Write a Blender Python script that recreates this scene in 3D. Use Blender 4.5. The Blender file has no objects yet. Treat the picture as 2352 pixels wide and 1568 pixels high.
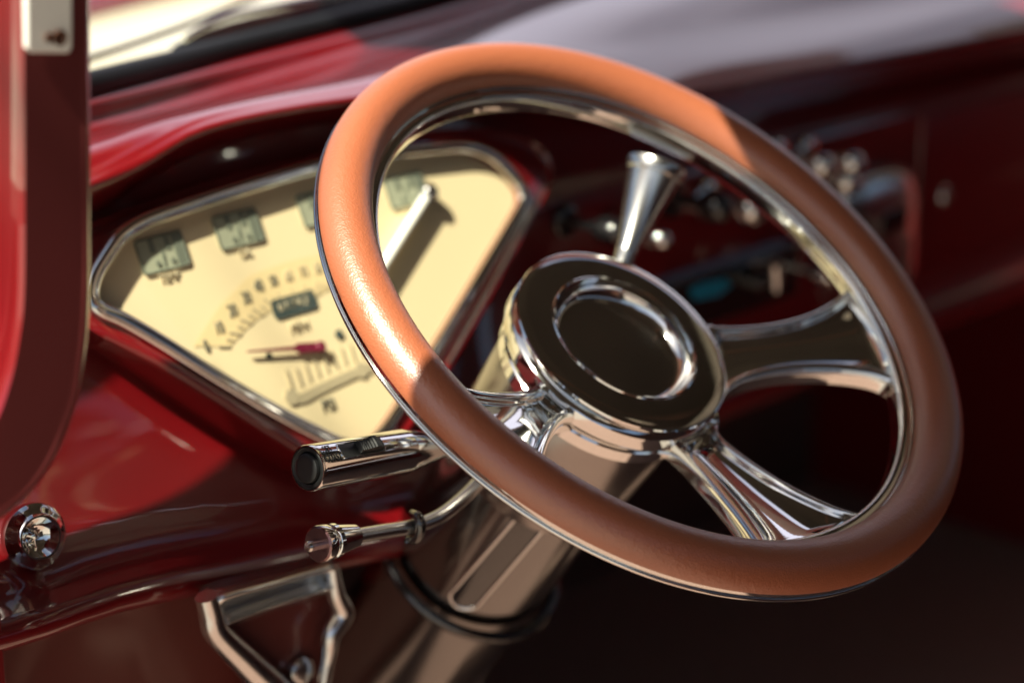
import bpy, bmesh, math, random
import numpy as np
from mathutils import Vector, Matrix
random.seed(4); rng = np.random.default_rng(4)
S = bpy.context.scene
COL = S.collection
A = lambda *v: np.array(v, float)
def unit(v): v = np.asarray(v, float); return v/np.linalg.norm(v)

# ------------------------------------------------------------------ camera
# world: x = across the cab to the passenger side, y = forward, z = up; wheel centre W0
W, H, F = 2352.0, 1568.0, 4800.0
th, ps = math.radians(18), math.asin(.425/.583)
CR = A(math.cos(ps), -math.sin(ps), 0); FH = A(math.sin(ps), math.cos(ps), 0); Z = A(0, 0, 1)
CF = FH*math.cos(th)-Z*math.sin(th); CU = FH*math.sin(th)+Z*math.cos(th)
W0 = A(0, 0, 1.25)
CAM = W0-(0.0792*CR+.0249*CU+1.172*CF)
def ray(px, py): return (px-W/2)/F*CR-(py-H/2)/F*CU+CF
def onpl(px, py, n, p0):                      # point seen at (px,py) on the plane through p0
    d = ray(px, py); n = np.asarray(n, float)
    return CAM+d*(n@(np.asarray(p0)-CAM))/(n@d)
def onY(px, py, y): return onpl(px, py, A(0, 1, 0), A(0, y, 0))
def onD(px, py, d): return CAM+ray(px, py)*d
cd = bpy.data.cameras.new('camera'); cam = bpy.data.objects.new('camera', cd); COL.objects.link(cam)
cam.matrix_world = Matrix(((CR[0], CU[0], -CF[0], CAM[0]), (CR[1], CU[1], -CF[1], CAM[1]), (CR[2], CU[2], -CF[2], CAM[2]), (0, 0, 0, 1)))
cd.sensor_width = 36; cd.lens = F/W*36; cd.clip_start = .02; cd.clip_end = 500
cd.dof.use_dof = True; cd.dof.focus_distance = 1.075; cd.dof.aperture_fstop = 3.4
S.camera = cam

# ------------------------------------------------------------------ materials
def mat(name, base=(.5, .5, .5), metal=0, rough=.5, coat=0, coat_r=.03, spec=.5, noise=None, bump=None, extra=None, sheen=0):
    m = bpy.data.materials.new(name); m.use_nodes = True; nt = m.node_tree; b = nt.nodes['Principled BSDF']
    b.inputs['Base Color'].default_value = (*base, 1); b.inputs['Metallic'].default_value = metal
    b.inputs['Roughness'].default_value = rough; b.inputs['Coat Weight'].default_value = coat
    b.inputs['Coat Roughness'].default_value = coat_r; b.inputs['Coat IOR'].default_value = 1.6; b.inputs['Specular IOR Level'].default_value = spec
    b.inputs['Sheen Weight'].default_value = sheen
    tc = nt.nodes.new('ShaderNodeTexCoord')
    if noise:                                  # (scale, amount): uneven tone and uneven gloss
        nz = nt.nodes.new('ShaderNodeTexNoise'); nz.inputs['Scale'].default_value = noise[0]; nz.inputs['Detail'].default_value = 6
        nt.links.new(tc.outputs['Object'], nz.inputs['Vector'])
        mx = nt.nodes.new('ShaderNodeMix'); mx.data_type = 'RGBA'
        k = noise[1]
        mx.inputs['A'].default_value = (*[c*(1-k) for c in base], 1); mx.inputs['B'].default_value = (*[min(1, c*(1+k)) for c in base], 1)
        nt.links.new(nz.outputs['Fac'], mx.inputs['Factor']); nt.links.new(mx.outputs['Result'], b.inputs['Base Color'])
        if len(noise) > 2:
            mr = nt.nodes.new('ShaderNodeMapRange'); mr.inputs['From Min'].default_value = .35; mr.inputs['From Max'].default_value = .8
            mr.inputs['To Min'].default_value = rough; mr.inputs['To Max'].default_value = rough+noise[2]
            nt.links.new(nz.outputs['Fac'], mr.inputs['Value']); nt.links.new(mr.outputs['Result'], b.inputs['Roughness'])
    if bump:                                   # (scale, strength, distance, kind)
        if bump[3] == 'voronoi':
            t = nt.nodes.new('ShaderNodeTexVoronoi'); t.inputs['Scale'].default_value = bump[0]; out = t.outputs['Distance']
        else:
            t = nt.nodes.new('ShaderNodeTexNoise'); t.inputs['Scale'].default_value = bump[0]; t.inputs['Detail'].default_value = 4; out = t.outputs['Fac']
        nt.links.new(tc.outputs['Object'], t.inputs['Vector'])
        bp = nt.nodes.new('ShaderNodeBump'); bp.inputs['Strength'].default_value = bump[1]; bp.inputs['Distance'].default_value = bump[2]
        nt.links.new(out, bp.inputs['Height']); nt.links.new(bp.outputs['Normal'], b.inputs['Normal'])
    if extra: extra(nt, b, tc)
    return m
M = {}
M['paint'] = mat('candy_red_paint', (.165, .0012, .0034), .0, .42, 1, .025, .4, noise=(3, .12))
M['chrome'] = mat('chrome', (.82, .83, .82), 1, .035, noise=(35, .04, .05))
M['hub'] = mat('hub_chrome', (.80, .80, .79), 1, .03, noise=(22, .05, .07), bump=(9, .03, .01, 'noise'))
M['polished'] = mat('polished_metal', (.70, .70, .69), 1, .20, noise=(40, .08, .08))
def leather_extra(nt, b, tc):                  # pebbled grain plus long creases
    v = nt.nodes.new('ShaderNodeTexVoronoi'); v.inputs['Scale'].default_value = 900
    n = nt.nodes.new('ShaderNodeTexNoise'); n.inputs['Scale'].default_value = 260; n.inputs['Detail'].default_value = 5
    w = nt.nodes.new('ShaderNodeMix'); w.data_type = 'RGBA'; w.inputs['Factor'].default_value = .12
    nt.links.new(tc.outputs['Object'], w.inputs['A']); nt.links.new(n.outputs['Color'], w.inputs['B'])
    nt.links.new(tc.outputs['Object'], n.inputs['Vector']); nt.links.new(tc.outputs['Object'], v.inputs['Vector'])
    add = nt.nodes.new('ShaderNodeMath'); add.operation = 'MULTIPLY_ADD'; add.inputs[1].default_value = .5
    nt.links.new(v.outputs['Distance'], add.inputs[0]); nt.links.new(n.outputs['Fac'], add.inputs[2])
    bp = nt.nodes.new('ShaderNodeBump'); bp.inputs['Strength'].default_value = .35; bp.inputs['Distance'].default_value = .0009
    nt.links.new(add.outputs[0], bp.inputs['Height']); nt.links.new(bp.outputs['Normal'], b.inputs['Normal'])
M['leather'] = mat('tan_leather', (.39, .116, .052), 0, .40, .35, .30, spec=1.0, noise=(14, .10), extra=leather_extra)
M['black'] = mat('black_plastic', (.012, .013, .014), 0, .38, noise=(60, .2, .15), bump=(700, .15, .0004, 'noise'))
M['rubber'] = mat('black_rubber', (.005, .006, .007), 0, .5, spec=.25, noise=(30, .2))
M['blackgloss'] = mat('black_gloss', (.008, .008, .009), 0, .12, 1, .03)
M['cream'] = mat('cream_dial', (.82, .69, .42), 0, .45, noise=(9, .05))
M['dial_green'] = mat('dial_window', (.36, .38, .27), 0, .4, noise=(60, .15))
M['dial_grey'] = mat('dial_grey', (.15, .17, .13), 0, .4)
M['dial_dark'] = mat('dial_dark', (.05, .07, .065), 0, .4)
M['ink'] = mat('dial_ink', (.15, .145, .11), 0, .5)
M['ink_soft'] = mat('dial_ink_pale', (.48, .41, .26), 0, .5)
M['needle'] = mat('needle_red', (.16, .012, .035), 0, .35)
M['white'] = mat('white_enamel', (.85, .85, .78), 0, .3)
M['hood'] = mat('cream_paint', (.72, .70, .52), 0, .35, .6, .05, noise=(2, .05))
M['brown'] = mat('brown_liner', (.055, .046, .041), 0, .75, noise=(3.5, .7), bump=(300, .3, .001, 'noise'))
M['carpet'] = mat('brown_carpet', (.30, .20, .16), 0, .95, noise=(90, .4), bump=(500, .8, .003, 'noise'))
M['concrete'] = mat('pale_concrete', (.27, .235, .20), 0, .9, noise=(1.5, .2), bump=(40, .3, .01, 'noise'))
M['mat'] = mat('brown_mat', (.07, .035, .03), 0, .8, noise=(8, .35))
M['blue'] = mat('blue_display', (.02, .30, .50), 0, .25, noise=(40, .2))
M['seat'] = mat('seat_leather', (.10, .04, .022), 0, .5, noise=(12, .15))
M['wall'] = mat('plaster', (.55, .5, .4), 0, .9, noise=(2, .12))
def glass_mat():
    m = bpy.data.materials.new('window_glass'); m.use_nodes = True; nt = m.node_tree; nt.nodes.clear()
    o = nt.nodes.new('ShaderNodeOutputMaterial'); mx = nt.nodes.new('ShaderNodeMixShader'); t = nt.nodes.new('ShaderNodeBsdfTransparent')
    g = nt.nodes.new('ShaderNodeBsdfGlossy'); f = nt.nodes.new('ShaderNodeLayerWeight'); pw = nt.nodes.new('ShaderNodeMath'); pw.operation = 'POWER'; pw.inputs[1].default_value = 5
    t.inputs['Color'].default_value = (.96, .98, .95, 1); g.inputs['Roughness'].default_value = .01; nt.links.new(f.outputs['Facing'], pw.inputs[0])
    nt.links.new(pw.outputs[0], mx.inputs[0]); nt.links.new(t.outputs[0], mx.inputs[1]); nt.links.new(g.outputs[0], mx.inputs[2]); nt.links.new(mx.outputs[0], o.inputs[0])
    return m
M['glass'] = glass_mat()

# ------------------------------------------------------------------ builders
ORG = {}
def tag(o, label=None, cat=None, group=None, kind=None):
    if label: o['label'] = label
    if cat: o['category'] = cat
    if group: o['group'] = group
    if kind: o['kind'] = kind
    return o
def thing(name, loc, label, cat, group=None):
    o = bpy.data.objects.new(name, None); o.empty_display_size = .02; COL.objects.link(o); o.location = loc
    ORG[o.name] = A(*loc); return tag(o, label, cat, group)
class MB:
    def __init__(s): s.v = []; s.f = []
    def add(s, v, f):
        k = len(s.v); s.v += [tuple(p) for p in v]; s.f += [tuple(i+k for i in q) for q in f]; return s
    def build(s, name, m, parent=None, loc=None, sharp=40, bevel=0, sub=0):
        org = ORG[parent.name] if parent else (A(*loc) if loc is not None else np.mean(np.array(s.v), 0))
        me = bpy.data.meshes.new(name); me.from_pydata([tuple(np.array(p)-org) for p in s.v], [], s.f); me.update()
        bm = bmesh.new(); bm.from_mesh(me); bmesh.ops.remove_doubles(bm, verts=bm.verts, dist=1e-6)
        bmesh.ops.recalc_face_normals(bm, faces=bm.faces); bm.to_mesh(me); bm.free()
        me.shade_smooth()
        if sharp: me.set_sharp_from_angle(angle=math.radians(sharp))
        me.materials.append(m); o = bpy.data.objects.new(name, me); COL.objects.link(o)
        if parent: o.parent = parent
        else: o.location = org
        ORG[o.name] = org
        if bevel:
            b = o.modifiers.new('bevel', 'BEVEL'); b.width = bevel; b.segments = 3; b.limit_method = 'ANGLE'; b.angle_limit = math.radians(35)
        if sub:
            b = o.modifiers.new('sub', 'SUBSURF'); b.levels = sub; b.render_levels = sub
        return o
def cr(pts, n, closed=False):                  # Catmull-Rom, resampled evenly to n points
    P = np.array(pts, float); out = []
    N = len(P); rngs = range(N if closed else N-1)
    for i in rngs:
        if closed: a, b, c, d = P[(i-1) % N], P[i], P[(i+1) % N], P[(i+2) % N]
        else:
            b, c = P[i], P[i+1]; a = P[i-1] if i else 2*b-c; d = P[i+2] if i+2 < N else 2*c-b
        for t in np.linspace(0, 1, 24, endpoint=False):
            out.append(.5*((2*b)+(-a+c)*t+(2*a-5*b+4*c-d)*t*t+(-a+3*b-3*c+d)*t**3))
    out.append(P[0] if closed else P[-1]); out = np.array(out)
    L = np.concatenate([[0], np.cumsum(np.linalg.norm(np.diff(out, axis=0), axis=1))])
    t = np.linspace(0, L[-1], n+1)[:-1] if closed else np.linspace(0, L[-1], n)
    return np.stack([np.interp(t, L, out[:, k]) for k in range(out.shape[1])], 1)
def grid_faces(nu, nv, cu=False, cv=False):
    f = []
    for i in range(nu if cu else nu-1):
        for j in range(nv if cv else nv-1):
            a, b = i, (i+1) % nu; c, d = j, (j+1) % nv
            f.append((a*nv+c, b*nv+c, b*nv+d, a*nv+d))
    return f
def loft(curves, nu, nv, b=None):              # smooth surface through curves (each a list of 3-D points)
    b = b or MB(); C = np.array([cr(c, nu) for c in curves])
    G = np.array([cr(C[:, i], nv) for i in range(nu)])
    return b.add(G.reshape(-1, 3), grid_faces(nu, nv))
def solid_loft(curves, nu, nv, off, b=None):   # the same with a second skin offset by a vector, closed round the rim
    b = b or MB(); C = np.array([cr(c, nu) for c in curves]); G = np.array([cr(C[:, i], nv) for i in range(nu)])
    g = G.reshape(-1, 3); n = len(g); f = grid_faces(nu, nv); f2 = [tuple(i+n for i in q[::-1]) for q in f]
    e = [i*nv for i in range(nu)]+[(nu-1)*nv+j for j in range(1, nv)]+[i*nv+nv-1 for i in range(nu-2, -1, -1)]+[j for j in range(nv-2, 0, -1)]
    sd = [(e[i], e[(i+1) % len(e)], e[(i+1) % len(e)]+n, e[i]+n) for i in range(len(e))]
    return b.add(np.vstack([g, g+np.asarray(off)]), f+f2+sd)
def tube(pts, r, n=20, b=None, closed=False, caps=True, flat=None):
    b = b or MB(); P = np.array(pts, float); N = len(P); r = np.full(N, r) if np.isscalar(r) else np.interp(np.linspace(0, 1, N), np.linspace(0, 1, len(r)), r)
    T = np.roll(P, -1, 0)-np.roll(P, 1, 0) if closed else np.gradient(P, axis=0)
    T /= np.linalg.norm(T, axis=1)[:, None]
    u = np.cross(T[0], [0.13, .21, .97]); u = unit(u); V = []
    for i in range(N):
        u = unit(u-T[i]*(u@T[i])); w = np.cross(T[i], u)
        for k in range(n):
            a = 2*math.pi*k/n; V.append(P[i]+r[i]*(math.cos(a)*u+math.sin(a)*w))
    f = grid_faces(N, n, closed, True)
    if caps and not closed: f += [tuple(range(n)), tuple((N-1)*n+k for k in range(n))]
    return b.add(V, f)
def frame(ax):
    ax = unit(ax); u = np.cross(ax, [0, 0, 1]) if abs(ax[2]) < .95 else np.cross(ax, [1, 0, 0]); u = unit(u); return u, np.cross(ax, u), ax
def lathe(o, ax, prof, n=72, b=None, closed=False):
    b = b or MB(); u, w, ax = frame(ax); V = []
    for s, r in prof:
        for k in range(n):
            a = 2*math.pi*k/n; V.append(np.asarray(o)+ax*s+max(r, 1e-5)*(math.cos(a)*u+math.sin(a)*w))
    f = grid_faces(len(prof), n, closed, True)
    return b.add(V, f)
def box(c, ex, ey, ez, b=None):                # centre and three half-extent vectors
    b = b or MB(); c = np.asarray(c); V = [c+i*np.asarray(ex)+j*np.asarray(ey)+k*np.asarray(ez) for i in (-1, 1) for j in (-1, 1) for k in (-1, 1)]
    return b.add(V, [(0, 1, 3, 2), (4, 6, 7, 5), (0, 4, 5, 1), (2, 3, 7, 6), (0, 2, 6, 4), (1, 5, 7, 3)])
def prism(loop, off, b=None):                  # closed outline thickened by a vector
    b = b or MB(); L = np.array(loop); n = len(L)
    return b.add(np.vstack([L, L+np.asarray(off)]), [tuple(range(n)), tuple(range(2*n-1, n-1, -1))]+[(i, (i+1) % n, (i+1) % n+n, i+n) for i in range(n)])
def sweep(loop, nrm, prof, b=None, closed_prof=True):   # profile (outward, along nrm) swept round a closed flat outline
    b = b or MB(); L = np.array(loop); nrm = unit(nrm); T = np.roll(L, -1, 0)-np.roll(L, 1, 0); T /= np.linalg.norm(T, axis=1)[:, None]
    m = np.cross(T, nrm); c = L.mean(0)
    if ((L-c)*m).sum() < 0: m = -m
    V = [L[i]+a*m[i]+h*nrm for i in range(len(L)) for a, h in prof]
    return b.add(V, grid_faces(len(L), len(prof), True, closed_prof))
def text(s, size, o, xd, yd, name, m, parent, depth=.0003, sx=1):
    cu = bpy.data.curves.new(name, 'FONT'); cu.body = s; cu.size = size; cu.align_x = 'CENTER'; cu.align_y = 'CENTER'; cu.extrude = depth
    t = bpy.data.objects.new('tmp', cu); COL.objects.link(t); bpy.context.view_layer.update()
    me = bpy.data.meshes.new_from_object(t.evaluated_get(bpy.context.evaluated_depsgraph_get())); bpy.data.objects.remove(t); 
    xd, yd = unit(xd), unit(yd); zd = np.cross(xd, yd)
    b = MB(); b.add([np.asarray(o)+v.co.x*sx*xd+v.co.y*yd+v.co.z*zd for v in me.vertices], [tuple(p.vertices) for p in me.polygons])
    bpy.data.meshes.remove(me)
    return b, name, m, parent
circ = lambda n: [2*math.pi*k/n for k in range(n)]

# ------------------------------------------------------------------ light and air
Ld = unit(A(-.60, -.03, .80))
w = bpy.data.worlds.new('World'); S.world = w; w.use_nodes = True; nt = w.node_tree
sky = nt.nodes.new('ShaderNodeTexSky'); sky.sky_type = 'NISHITA'; sky.sun_disc = False
sky.sun_elevation = math.asin(Ld[2]); sky.sun_rotation = math.atan2(Ld[0], Ld[1])
sky.dust_density = 3; sky.air_density = 1.0
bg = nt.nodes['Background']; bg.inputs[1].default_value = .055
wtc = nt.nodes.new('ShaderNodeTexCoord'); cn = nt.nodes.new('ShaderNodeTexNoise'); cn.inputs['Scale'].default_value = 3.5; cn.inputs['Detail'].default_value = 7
dt = nt.nodes.new('ShaderNodeVectorMath'); dt.operation = 'DOT_PRODUCT'; dt.inputs[1].default_value = tuple(unit(A(.86, .47, .22)))   # bright patch added to the sky ahead right, mirrored in the dash top
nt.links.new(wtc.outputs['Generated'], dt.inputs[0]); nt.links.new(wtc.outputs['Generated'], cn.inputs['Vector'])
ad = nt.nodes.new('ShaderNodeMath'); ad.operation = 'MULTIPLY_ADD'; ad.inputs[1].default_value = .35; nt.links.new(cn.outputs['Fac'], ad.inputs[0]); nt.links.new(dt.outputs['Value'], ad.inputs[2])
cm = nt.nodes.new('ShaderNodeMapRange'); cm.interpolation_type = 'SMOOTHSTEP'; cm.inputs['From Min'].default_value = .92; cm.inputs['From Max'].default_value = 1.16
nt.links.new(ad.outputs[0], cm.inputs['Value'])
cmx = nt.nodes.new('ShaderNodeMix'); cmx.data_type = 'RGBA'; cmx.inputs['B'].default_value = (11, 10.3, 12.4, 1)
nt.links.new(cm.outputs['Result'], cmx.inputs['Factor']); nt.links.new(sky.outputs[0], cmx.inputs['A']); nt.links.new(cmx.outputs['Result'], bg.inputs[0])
sl = bpy.data.lights.new('sun', 'SUN'); sl.energy = 6; sl.angle = math.radians(.6); sl.color = (1, .93, .76)
so = bpy.data.objects.new('sun', sl); COL.objects.link(so); so.rotation_euler = Vector(Ld).to_track_quat('Z', 'Y').to_euler(); so.location = Ld*8
S.view_settings.view_transform = 'Standard'; S.view_settings.look = 'None'; S.view_settings.gamma = 1; S.view_settings.exposure = .9
S.view_settings.use_curve_mapping = False
S.cycles.max_bounces = 10; S.cycles.glossy_bounces = 6; S.cycles.transparent_max_bounces = 8; S.cycles.use_denoising = True
S.cycles.sample_clamp_indirect = 6; S.cycles.caustics_reflective = False

# ------------------------------------------------------------------ steering wheel
NW = A(0, -.5822, .8131); UX = A(1, 0, 0); VW = np.cross(NW, UX)
R, RT = .1857, .0147
def wp(a, r, h): return W0+r*(math.cos(a)*UX+math.sin(a)*VW)+h*NW
def hh(r): return -.0505+(-.0065+.0505)*np.clip((r-.062)/(.170-.062), 0, 1)**.9   # dish of the spokes
wheel = thing('steering_wheel', W0, 'leather rimmed three spoke steering wheel with polished chrome hub', 'steering wheel')
def ring(prof, n=160):                         # profile of (radius, height) turned round the wheel axis
    b = MB(); V = [wp(2*math.pi*k/n, r, h) for k in range(n) for r, h in prof]
    return b.add(V, grid_faces(n, len(prof), True, True))
lp = [(R+RT*math.cos(t), RT*math.sin(t)) for t in np.linspace(math.radians(-24), math.radians(204), 44)]
lp += [(R-.011, -.0075), (R+.011, -.0075)]
ring(lp, 220).build('leather_rim', M['leather'], wheel)
cp = [(R+.0146*math.cos(t), -.0022+.0128*math.sin(t)) for t in np.linspace(math.radians(176), math.radians(364), 28)]+[(R+.010, -.001), (R-.010, -.001)]
ring(cp, 220).build('chrome_backing', M['chrome'], wheel)
lipc = [(R+RT-.0005+.0011*math.cos(t), -.0066+.0012*math.sin(t)) for t in circ(14)]
ring(lipc, 220).build('chrome_edge', M['chrome'], wheel)
ip = [(.1685+.0042*math.copysign(abs(math.cos(t))**.5, math.cos(t)), -.0105+.0072*math.copysign(abs(math.sin(t))**.5, math.sin(t))) for t in circ(24)]
ring(ip, 220).build('inner_ring', M['chrome'], wheel)
def to_wheel(px, py):
    h = -.03
    for _ in range(8):
        p = onpl(px, py, NW, W0+h*NW); q = p-W0; a, b2 = q@UX, q@VW; h = float(hh(math.hypot(a, b2)))
    return a, b2
def spoke(e1, e2, name):
    E1 = cr([to_wheel(*p) for p in e1], 40); E2 = cr([to_wheel(*p) for p in e2], 40)
    # drive both ends under the hub and into the rim
    def ext(E):
        a, z = E[0], E[-1]; ua, uz = a/np.linalg.norm(a), z/np.linalg.norm(z)
        return cr(np.vstack([[ua*.048], E, [uz*.1745]]), 48)
    E1, E2 = ext(E1), ext(E2); b = MB(); V = []; K = None
    for i in range(48):
        t = i/47; p, q = E1[i], E2[i]; wd = np.linalg.norm(q-p); d = (q-p)/wd
        rr = np.hypot(*(p+q)/2); win = np.clip((rr-.069)/.006, 0, 1)*np.clip((.1665-rr)/.005, 0, 1); win = win*win*(3-2*win)
        pd = .0052*win
        half = [(0, -.0125), (0, -.006), (.0004, -.0035), (.0014, -.0014), (.0030, -.0002), (.0046, .0003), (.0060, .0000), (.0072, -.0012), (.0080, -.0030), (.0086, -.0046), (.0096, -.0052)]
        sec = []
        for s_, hz in half:
            sec.append((s_, hz if s_ < .0050 else (hz if hz > 0 else hz/.0052*pd)))
        sec = [(x*.82, y) for x, y in sec] + [(wd/2, -pd)] + [(wd-x, y) for x, y in sec[::-1]]
        K = len(sec)
        for s_, hz in sec:
            c = p+d*s_; h = float(hh(np.hypot(*c)))+hz
            V.append(W0+c[0]*UX+c[1]*VW+h*NW)
    b.add(V, grid_faces(48, K, False, True))
    return b.build(name, M['chrome'], wheel, sharp=60)
spoke([(1625, 742), (1700, 743), (1780, 735), (1860, 714), (1920, 682), (1955, 648), (1962, 612)], [(1650, 968), (1656, 935), (1680, 897), (1720, 873), (1800, 855), (1880, 850), (1960, 853), (2030, 866), (2066, 890), (2084, 935)], 'spoke')
spoke([(1650, 968), (1665, 1000), (1720, 1045), (1800, 1098), (1880, 1140), (1950, 1168), (2005, 1174), (2040, 1140)], [(1530, 1003), (1580, 1045), (1640, 1110), (1690, 1170), (1735, 1235), (1742, 1262)], 'spoke')
spoke([(1345, 952), (1300, 965), (1272, 1003), (1256, 1048), (1255, 1085)], [(1246, 846), (1232, 876), (1195, 890), (1130, 891), (1062, 880), (1035, 862)], 'spoke')
# hub
hub = lathe(W0, NW, [(-.0385, .0655), (-.0385, .066), (-.0372, .0672), (-.036, .0668), (-.0353, .0655), (-.0351, .060), (-.0349, .054), (-.0348, .048), (-.0348, .0462), (-.0338, .0458), (-.0335, .0452), (-.0338, .0446),
    (-.0365, .0440), (-.040, .0428), (-.0435, .0405), (-.0453, .0380), (-.0455, .0365), (-.0453, .026), (-.0451, .014), (-.0450, .0005)], 128)
hub.build('hub_cover', M['hub'], wheel, sharp=30)
lathe(W0, NW, [(-.0385, .0640), (-.0395, .0632), (-.0412, .0632), (-.042, .0640), (-.0430, .0662), (-.0445, .0675), (-.049, .0682), (-.053, .0680), (-.0555, .0660), (-.0565, .062), (-.0565, .010)], 128).build('hub_body', M['chrome'], wheel, sharp=30)
lathe(W0, NW, [(-.0570, .0600), (-.0610, .0600), (-.0612, .0622), (-.0622, .0632), (-.0700, .0632), (-.0715, .0618), (-.0715, .02)], 96).build('hub_flange', M['chrome'], wheel, sharp=30)

# ------------------------------------------------------------------ steering column
CO = W0-NW*.072
AX = -NW
M['bell'] = mat('bell_metal', (.33, .31, .30), 1, .2, noise=(30, .1, .06))
colm = thing('steering_column', CO, 'thick glossy column running down to the floor behind the steering wheel', 'steering column')
lathe(CO, AX, [(0, .0590), (.004, .0600), (.030, .0590), (.060, .0575), (.072, .0565), (.078, .0555), (.080, .0535)], 96).build('column_bell', M['bell'], colm, sharp=30)
CT = mat('column_paint', (.20, .19, .185), 1, .17, .4, .05, noise=(8, .1))
lathe(CO, AX, [(.080, .0535), (.14, .0535), (.80, .0535), (.801, .02)], 96).build('column_tube', CT, colm, sharp=30)
def cdir(px, py):                              # direction round the column that is seen at a pixel
    d = ray(px, py); o = CAM-CO; a = AX
    d2 = d-a*(d@a); o2 = o-a*(o@a); Aq, Bq, Cq = d2@d2, 2*d2@o2, o2@o2-.0535**2
    D = Bq*Bq-4*Aq*Cq
    t = (-Bq-math.sqrt(max(D, 0)))/(2*Aq); p = CAM+d*t-CO; s = p@a; return unit(p-a*s), s
def con(u, s, r): return CO+AX*s+u*r
ua, s0 = cdir(1248, 1165); ub, s1 = cdir(1052, 1392)
def slot_pt(t, off, r=.0538):
    u = unit(ua*(1-t)+ub*t); s = s0+(s1-s0)*t; w_ = np.cross(AX, u); return con(unit(u+w_*off), s, r)
loop = [slot_pt(t, .17) for t in np.linspace(0, .94, 12)]+[slot_pt(.985, .09), slot_pt(1, 0), slot_pt(.985, -.09)]+[slot_pt(t, -.17) for t in np.linspace(.94, 0, 12)]
tube(cr(loop, 90), .0016, 10).build('slot_trim', M['polished'], colm)
MB().add([slot_pt(t, o_, .0539) for t in np.linspace(0, .98, 14) for o_ in np.linspace(-.16, .16, 7)], grid_faces(14, 7)).build('slot', M['blackgloss'], colm)
# black ring clamped round the column
rc, rs = CO, .178
rp = [(rs+.0036*math.cos(t), .0600+.0036*math.sin(t)) for t in circ(16)]
lathe(CO, AX, rp, 96, closed=True).build('clamp_ring', M['blackgloss'], colm)

# turn lever with the cruise control switch
def lever_axis(px0, py0, d0, px1, py1, d1): return onD(px0, py0, d0), onD(px1, py1, d1)
E0, E1 = lever_axis(707, 1075, 1.075, 1010, 1022, 1.157)
AXL = unit(E1-E0); LL = np.linalg.norm(E1-E0)
lev = thing('turn_signal_lever', E0, 'chrome cylinder lever marked SET COAST with a black end button', 'lever')
RL = .0122
lathe(E0, AXL, [(.0008, RL-.0016), (-.0004, RL-.0009), (-.0004, RL-.0003), (.0006, RL), (.002, RL), (LL*.70, RL), (LL*.72, RL-.0005), (LL*1.0, RL-.0045), (LL*1.02, RL-.0055), (LL*1.62, RL-.0055), (LL*1.64, .002)], 96).build('lever_barrel', M['chrome'], lev, sharp=25)
lathe(E0, AXL, [(.006, RL-.0014), (.0006, RL-.0014), (-.0002, RL-.0020), (.0003, RL-.0036), (.0016, RL-.0040), (.006, RL-.0042)], 64).build('button_collar', M['black'], lev, sharp=30)
lathe(E0, AXL, [(.005, .0080), (.0002, .0080), (-.0014, .0076), (-.0020, .0066), (-.0021, .005), (-.0018, .0001)], 64).build('end_button', M['black'], lev, sharp=30)
def lpt(px, py, r=RL):                         # point of the lever barrel seen at a pixel -> (direction, s)
    d = ray(px, py); o = CAM-E0; d2 = d-AXL*(d@AXL); o2 = o-AXL*(o@AXL)
    Aq, Bq, Cq = d2@d2, 2*d2@o2, o2@o2-r*r; t = (-Bq-math.sqrt(max(Bq*Bq-4*Aq*Cq, 0)))/(2*Aq); p = CAM+d*t-E0
    s = p@AXL; return unit(p-AXL*s), s
us, ss = lpt(828, 1028)
ws = np.cross(AXL, us)
def lsurf(s, a, r): return E0+AXL*s+r*(math.cos(a/RL)*us+math.sin(a/RL)*ws)   # a = arc length round the barrel
def patch(s0, s1, a0, a1, r, rad, n=14):       # rounded rectangle wrapped on the barrel
    pts = []
    for cx, cy, st in ((s1-rad, a1-rad, 0), (s0+rad, a1-rad, 90), (s0+rad, a0+rad, 180), (s1-rad, a0+rad, 270)):
        for k in range(8):
            t = math.radians(st+k*90/7); pts.append((cx+rad*math.cos(t), cy+rad*math.sin(t)))
    return pts
def wrap_fill(pts, r, m, name, parent, trim=0):
    b = MB(); P = np.array(pts); c = P.mean(0); n = len(P); V = []
    for k in (1, .75, .5, .25, .02):
        V += [lsurf(*(c+(p-c)*k), r) for p in P]
    b.add(V, grid_faces(5, n, False, True)); o = b.build(name, m, parent)
    return o
q0 = lpt(775, 1028)[1]; q1 = lpt(882, 1022)[1]
SP = patch(q0, q1, -.0048, .0042, RL, .0028)
wrap_fill(SP, RL+.00015, M['black'], 'switch_slot', lev)
tube(cr([lsurf(s, a, RL+.0002) for s, a in SP], 80, True), .00035, 8, closed=True).build('slot_edge', M['chrome'], lev)
b = MB()                                       # ribbed slider: a saw-tooth saddle
sl0, sl1 = q0+.012*(q1-q0)/.03, q1-.002
N = 46; V = []
for i in range(N):
    t = i/(N-1); s = sl0+(sl1-sl0)*t
    hgt = .0022+.0026*math.exp(-((t-.62)/.22)**2)+(.0007*((i % 4) < 2) if t < .55 else 0)
    if i in (0, N-1): hgt = .0
    for k, a in enumerate(np.linspace(-.0036, .0032, 9)):
        V.append(lsurf(s, a, RL+(hgt if 0 < k < 8 else 0)))
b.add(V, grid_faces(N, 9)); b.build('slider', M['black'], lev, sharp=25)
def lever_text(s, px, py, size, sx=.62):
    u_, s_ = lpt(px, py); a = RL*math.atan2(u_@ws, u_@us); bb, *_ = text(s, size, (0, 0, 0), (1, 0, 0), (0, 1, 0), 'lettering', None, None)
    return [lsurf(s_+p[0]*sx, a+sg*p[1], RL+.0002+max(p[2], 0)*.3) for p in bb.v], bb.f
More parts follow.
